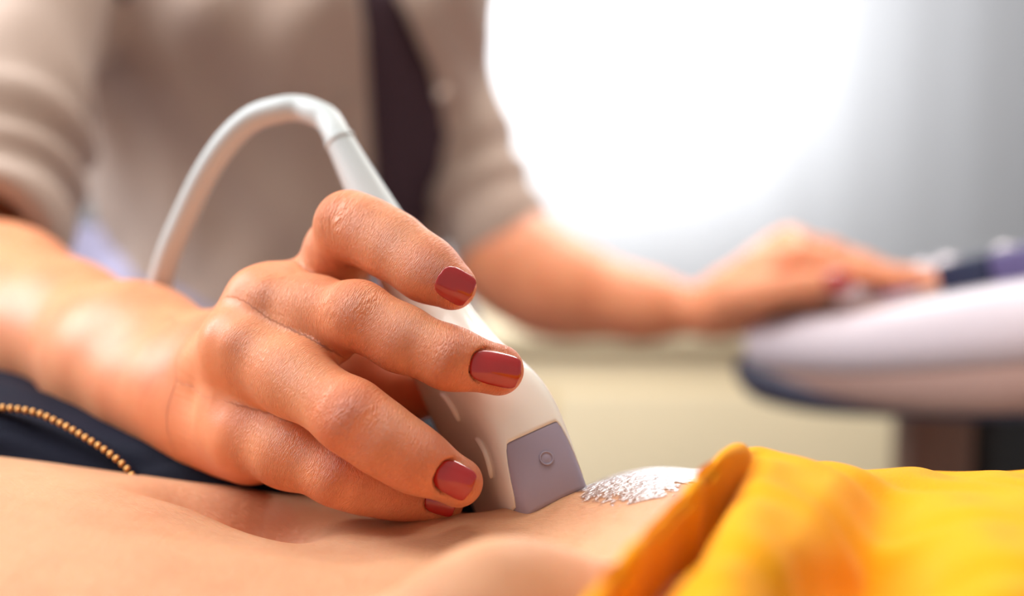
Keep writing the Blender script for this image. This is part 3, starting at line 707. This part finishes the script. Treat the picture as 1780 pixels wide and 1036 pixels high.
# cable
END = TIP+Lx*150*MM
cp = [END-Lx*.006, END+Lx*.001, P(571, 210, .4035), P(550, 197, .407), P(524, 189, .411), (P(490, 190, .413)), P(440, 206, .417), P(396, 245, .421), P(355, 306, .427), P(322, 374, .433), P(294, 440, .439), P(278, 500, .446), P(274, 560, .455), P(290, 640, .47), P(330, 760, .50), P(380, 900, .56)]
cp = cp+[np.array([-.19, .60, .60]), np.array([-.15, .66, .3]), np.array([.0, .72, .05]), np.array([.25, .78, .03]), np.array([.42, .74, .12])]
pts = catmull(cp, 260); b = MB(); b.tube(pts, .0048, 24); put(b.build('cable', M['cable'], prb))
R = []
for l, r in ((-1.5, 4.9), (-1.0, 5.4), (.8, 5.4), (1.2, 4.9)):
    R.append(np.array([END+Lx*l*MM+(Tx*math.cos(a)+Bx*math.sin(a))*r*MM for a in np.linspace(0, 2*math.pi, 40, endpoint=False)]))
b = MB(); b.rings(R); put(b.build('collar', M['cable'], prb))
# gel
gm = bpy.data.materials.new('clear_gel'); gm.use_nodes = True; nt = gm.node_tree; nt.nodes.remove(nt.nodes['Principled BSDF'])
gl = nt.nodes.new('ShaderNodeBsdfGlossy'); gl.inputs['Roughness'].default_value = .22; tp = nt.nodes.new('ShaderNodeBsdfTransparent'); fr = nt.nodes.new('ShaderNodeFresnel'); fr.inputs[0].default_value = 1.8
mx = nt.nodes.new('ShaderNodeMixShader'); tc = nt.nodes.new('ShaderNodeTexCoord'); ns = nt.nodes.new('ShaderNodeTexNoise'); ns.inputs['Scale'].default_value = 500; ns.inputs['Detail'].default_value = 5
bp = nt.nodes.new('ShaderNodeBump'); bp.inputs['Distance'].default_value = .0011; K = nt.links.new
K(tc.outputs['Object'], ns.inputs['Vector']); K(ns.outputs['Fac'], bp.inputs['Height']); K(bp.outputs[0], gl.inputs['Normal']); wa = nt.nodes.new('ShaderNodeAttribute'); wa.attribute_name = 'wet'; n2 = nt.nodes.new('ShaderNodeTexNoise'); n2.inputs['Scale'].default_value = 380; K(tc.outputs['Object'], n2.inputs['Vector'])
ad = nt.nodes.new('ShaderNodeMath'); ad.operation = 'ADD'; K(wa.outputs['Fac'], ad.inputs[0]); K(n2.outputs['Fac'], ad.inputs[1])
rp = nt.nodes.new('ShaderNodeMapRange'); rp.inputs[1].default_value = .66; rp.inputs[2].default_value = .80; rp.inputs[4].default_value = 2.5; K(ad.outputs[0], rp.inputs[0])
ml = nt.nodes.new('ShaderNodeMath'); ml.operation = 'MULTIPLY'; K(fr.outputs[0], ml.inputs[0]); K(rp.outputs[0], ml.inputs[1]); ml.use_clamp = True; K(ml.outputs[0], mx.inputs[0]); K(tp.outputs[0], mx.inputs[1]); K(gl.outputs[0], mx.inputs[2]); K(mx.outputs[0], nt.nodes['Material Output'].inputs[0])
def gel(cx, cy, rx, ry, n=70, h=.0011):
    V = []; F = []
    g = np.linspace(-1, 1, n); X_, Y_ = np.meshgrid(g, g, indexing='ij'); R_ = np.sqrt(X_**2+Y_**2); A_ = np.arctan2(Y_, X_); k = 1+.12*np.sin(3*A_+1)+.08*np.sin(7*A_)
    x = cx+X_*rx; y = cy+Y_*ry; z = bell(x.ravel(), y.ravel()).reshape(x.shape)
    H = h*np.clip(1-(R_/k)**2, -1, 1); z = z+np.where(H > 0, H, -.001)
    V = np.stack([x, y, z], -1).reshape(-1, 3)
    i, j = np.meshgrid(np.arange(n-1), np.arange(n-1), indexing='ij'); i = i.ravel(); j = j.ravel()
    return mesh_obj('ultrasound_gel', V, np.stack([i*n+j, (i+1)*n+j, (i+1)*n+j+1, i*n+j+1], 1), gm, attrs=dict(wet=np.clip(H/h, 0, 1).ravel()))
g = P(1125, 845, .345)
tag(gel(g[0]-.002, g[1], .027, .034), 'wet shiny smear of clear gel on the belly beside the probe', 'gel')

# ------------------------------------------------------------------ ultrasound console
con = thing('ultrasound_machine', 'white and grey ultrasound machine console under the resting hand', 'medical machine')
con.location = (.45, .85, 0); bpy.context.view_layer.update()
ST = [(1304, 570, 658, .835), (1306, 564, 672, .832), (1314, 561, 682, .826), (1338, 558, 693, .815), (1400, 552, 707, .785), (1480, 546, 717, .750), (1580, 527, 726, .705), (1680, 507, 730, .662), (1780, 490, 730, .625), (1950, 462, 725, .575), (2150, 440, 715, .53)]
wb = unit(np.array([.42, .92, .0])); NS = 40
def section(st, upper):
    px, yt, yb, d = st; T_ = P(px, yt, d); B_ = P(px, yb, d*.997); h = np.linalg.norm(T_-B_)
    sf = .55
    out = []
    if upper:
        ang_ = np.linspace(math.pi/2, -.15, 16)
        mid = T_*(1-sf*.45)+B_*(sf*.45); hh = h*sf*.45
        for a in ang_: out.append(mid+np.array([0, 0, 1.])*hh*math.sin(a)-wb*(.018*math.cos(a)))
        low = T_*(1-sf)+B_*sf; out.append(low-wb*.016); out.append(low+wb*.0)
        out.append(low+wb*.26); out.append(T_+wb*.26)
    else:
        low = T_*(1-sf)+B_*sf
        for t in np.linspace(0, 1, 16):
            a = t*math.pi/2; out.append(low*(1-math.sin(a)) + B_*math.sin(a) - wb*(.013-.035*(1-math.cos(a))))
        out.append(B_+wb*.2); out.append(low+wb*.255)
    return np.array(out)
stn = catmull(np.array(ST), 60)
b = MB(); b.rings([section(s, True) for s in stn]); put(b.build('upper_shell', M['white_plastic'], con))
b = MB(); b.rings([section(s, False) for s in stn]); put(b.build('lower_shell', M['grey_plastic'], con))['label'] = 'taupe grey underside'
qq = [q for q in stn[::2]]; b = MB(); b.tube([P(q[0]+14, q[2]-(30-22*sstep(1300, 1600, q[0])), q[3])+wb*(-.006+.016*sstep(1300, 1620, q[0])) for q in qq], [.0165-.0115*sstep(1300, 1600, q[0]) for q in qq], 16); put(b.build('dark_nose_tube', M['slate'], con))  # dark slate tube along the lower edge, thickest at the nose
def ctop(px, back, up=0.):    # a point on the console's top
    s = np.array([np.interp(px, stn[:, 0], stn[:, i]) for i in range(4)]); return P(s[0], s[1], s[3])+wb*back+np.array([0, 0, up])
xa = unit(ctop(1700, .05)-ctop(1500, .05)); za = unit(np.cross(xa, wb)); za = za if za[2] > 0 else -za; ya = np.cross(za, xa)
AX = (xa, ya, za)
def key(name, px, back, size, m, up=.0, bev=.003, label=None):
    b = MB(); c = ctop(px, back)+za*(size[2]/2+up-.002); b.box(c, size, AX, bev); o = put(b.build(name, m, con))
    if label: o['label'] = label
    return o
key('control_panel', 1470, .075, (.22, .10, .006), M['grey_plastic'], bev=.0029)
key('key', 1700, .05, (.040, .03, .020), M['dark_key'], label='dark navy key')
key('key', 1795, .05, (.032, .03, .020), M['purple_key'], label='purple key')
key('key', 1560, .035, (.030, .02, .010), M['purple_key'], label='purple key')
for px, bk, r in ((1485, .03, .014), (1590, .10, .011), (1640, .09, .011), (1755, .07, .010), (1410, .03, .010)):
    c = ctop(px, bk); b = MB(); b.tube([c, c+za*.012, c+za*.018, c+za*.021], [r, r*.95, r*.75, r*.2], 24); put(b.build('knob', M['white_plastic'], con))
b = MB(); b.box(ctop(1400, .05)+za*.004, (.09, .06, .012), AX, .004); put(b.build('palm_rest', M['brown'], con))
# trolley body
b = MB(); b.box((.341, .90, .46), (.052, .06, .80), bev=.012); put(b.build('cabinet_body', M['brown'], con))['label'] = 'brown side panel'
b = MB(); b.box((.415, .93, .48), (.085, .08, .84), bev=.015); put(b.build('column', M['black'], con))
b = MB(); b.box((.42, .95, .09), (.42, .46, .06), bev=.02); put(b.build('base', M['black'], con))
for x in (.25, .59):
    for y in (.76, 1.14):
        b = MB(); b.tube([(x-.012, y, .03), (x+.012, y, .03)], .03, 20); put(b.build('wheel', M['black'], con))

# ------------------------------------------------------------------ cream cabinet at the back
cab = thing('cabinet', 'low cream cabinet standing in front of the curtain', 'cabinet'); cab.location = (.1, 1.6, 0); bpy.context.view_layer.update()
zt = CAMZ-1.5*math.tan(math.atan((573-518)/FPX)+PITCH)
b = MB(); b.box((.05, 1.66, zt/2-.01), (.94, .36, zt-.04), bev=.012); put(b.build('carcass', M['cream'], cab))
b = MB(); b.box((.05, 1.66, zt-.012), (.97, .39, .024), bev=.006); put(b.build('top', M['cream'], cab))
for k in range(2):
    xc = -.18+k*.46; b = MB(); b.box((xc, 1.474, .40), (.45, .018, .70), bev=.005); dr = put(b.build('door', M['cream'], cab))
    b = MB(); b.tube([(xc+(.16 if k == 0 else -.16), 1.46, .5), (xc+(.16 if k == 0 else -.16), 1.45, .5)], .01, 12); h_ = b.build('handle', M['steel'], dr); h_.matrix_parent_inverse = dr.matrix_world.inverted()

# ------------------------------------------------------------------ examination couch under the patient
cch = thing('examination_couch', 'examination couch with white cover under the lying person', 'couch'); cch.location = (0, .3, 0); bpy.context.view_layer.update()
b = MB(); b.box((.0, .31, .69), (1.9, .42, .10), bev=.03); put(b.build('mattress', M['sheet'], cch))
b = MB(); b.box((.0, .31, .62), (1.86, .40, .04), bev=.01); put(b.build('frame', M['steel'], cch))
for x in (-.85, .85):
    for y in (.15, .47):
        b = MB(); b.tube([(x, y, 0), (x, y, .61)], .02, 14); put(b.build('leg', M['steel'], cch))
print('script', time.time()-T0)
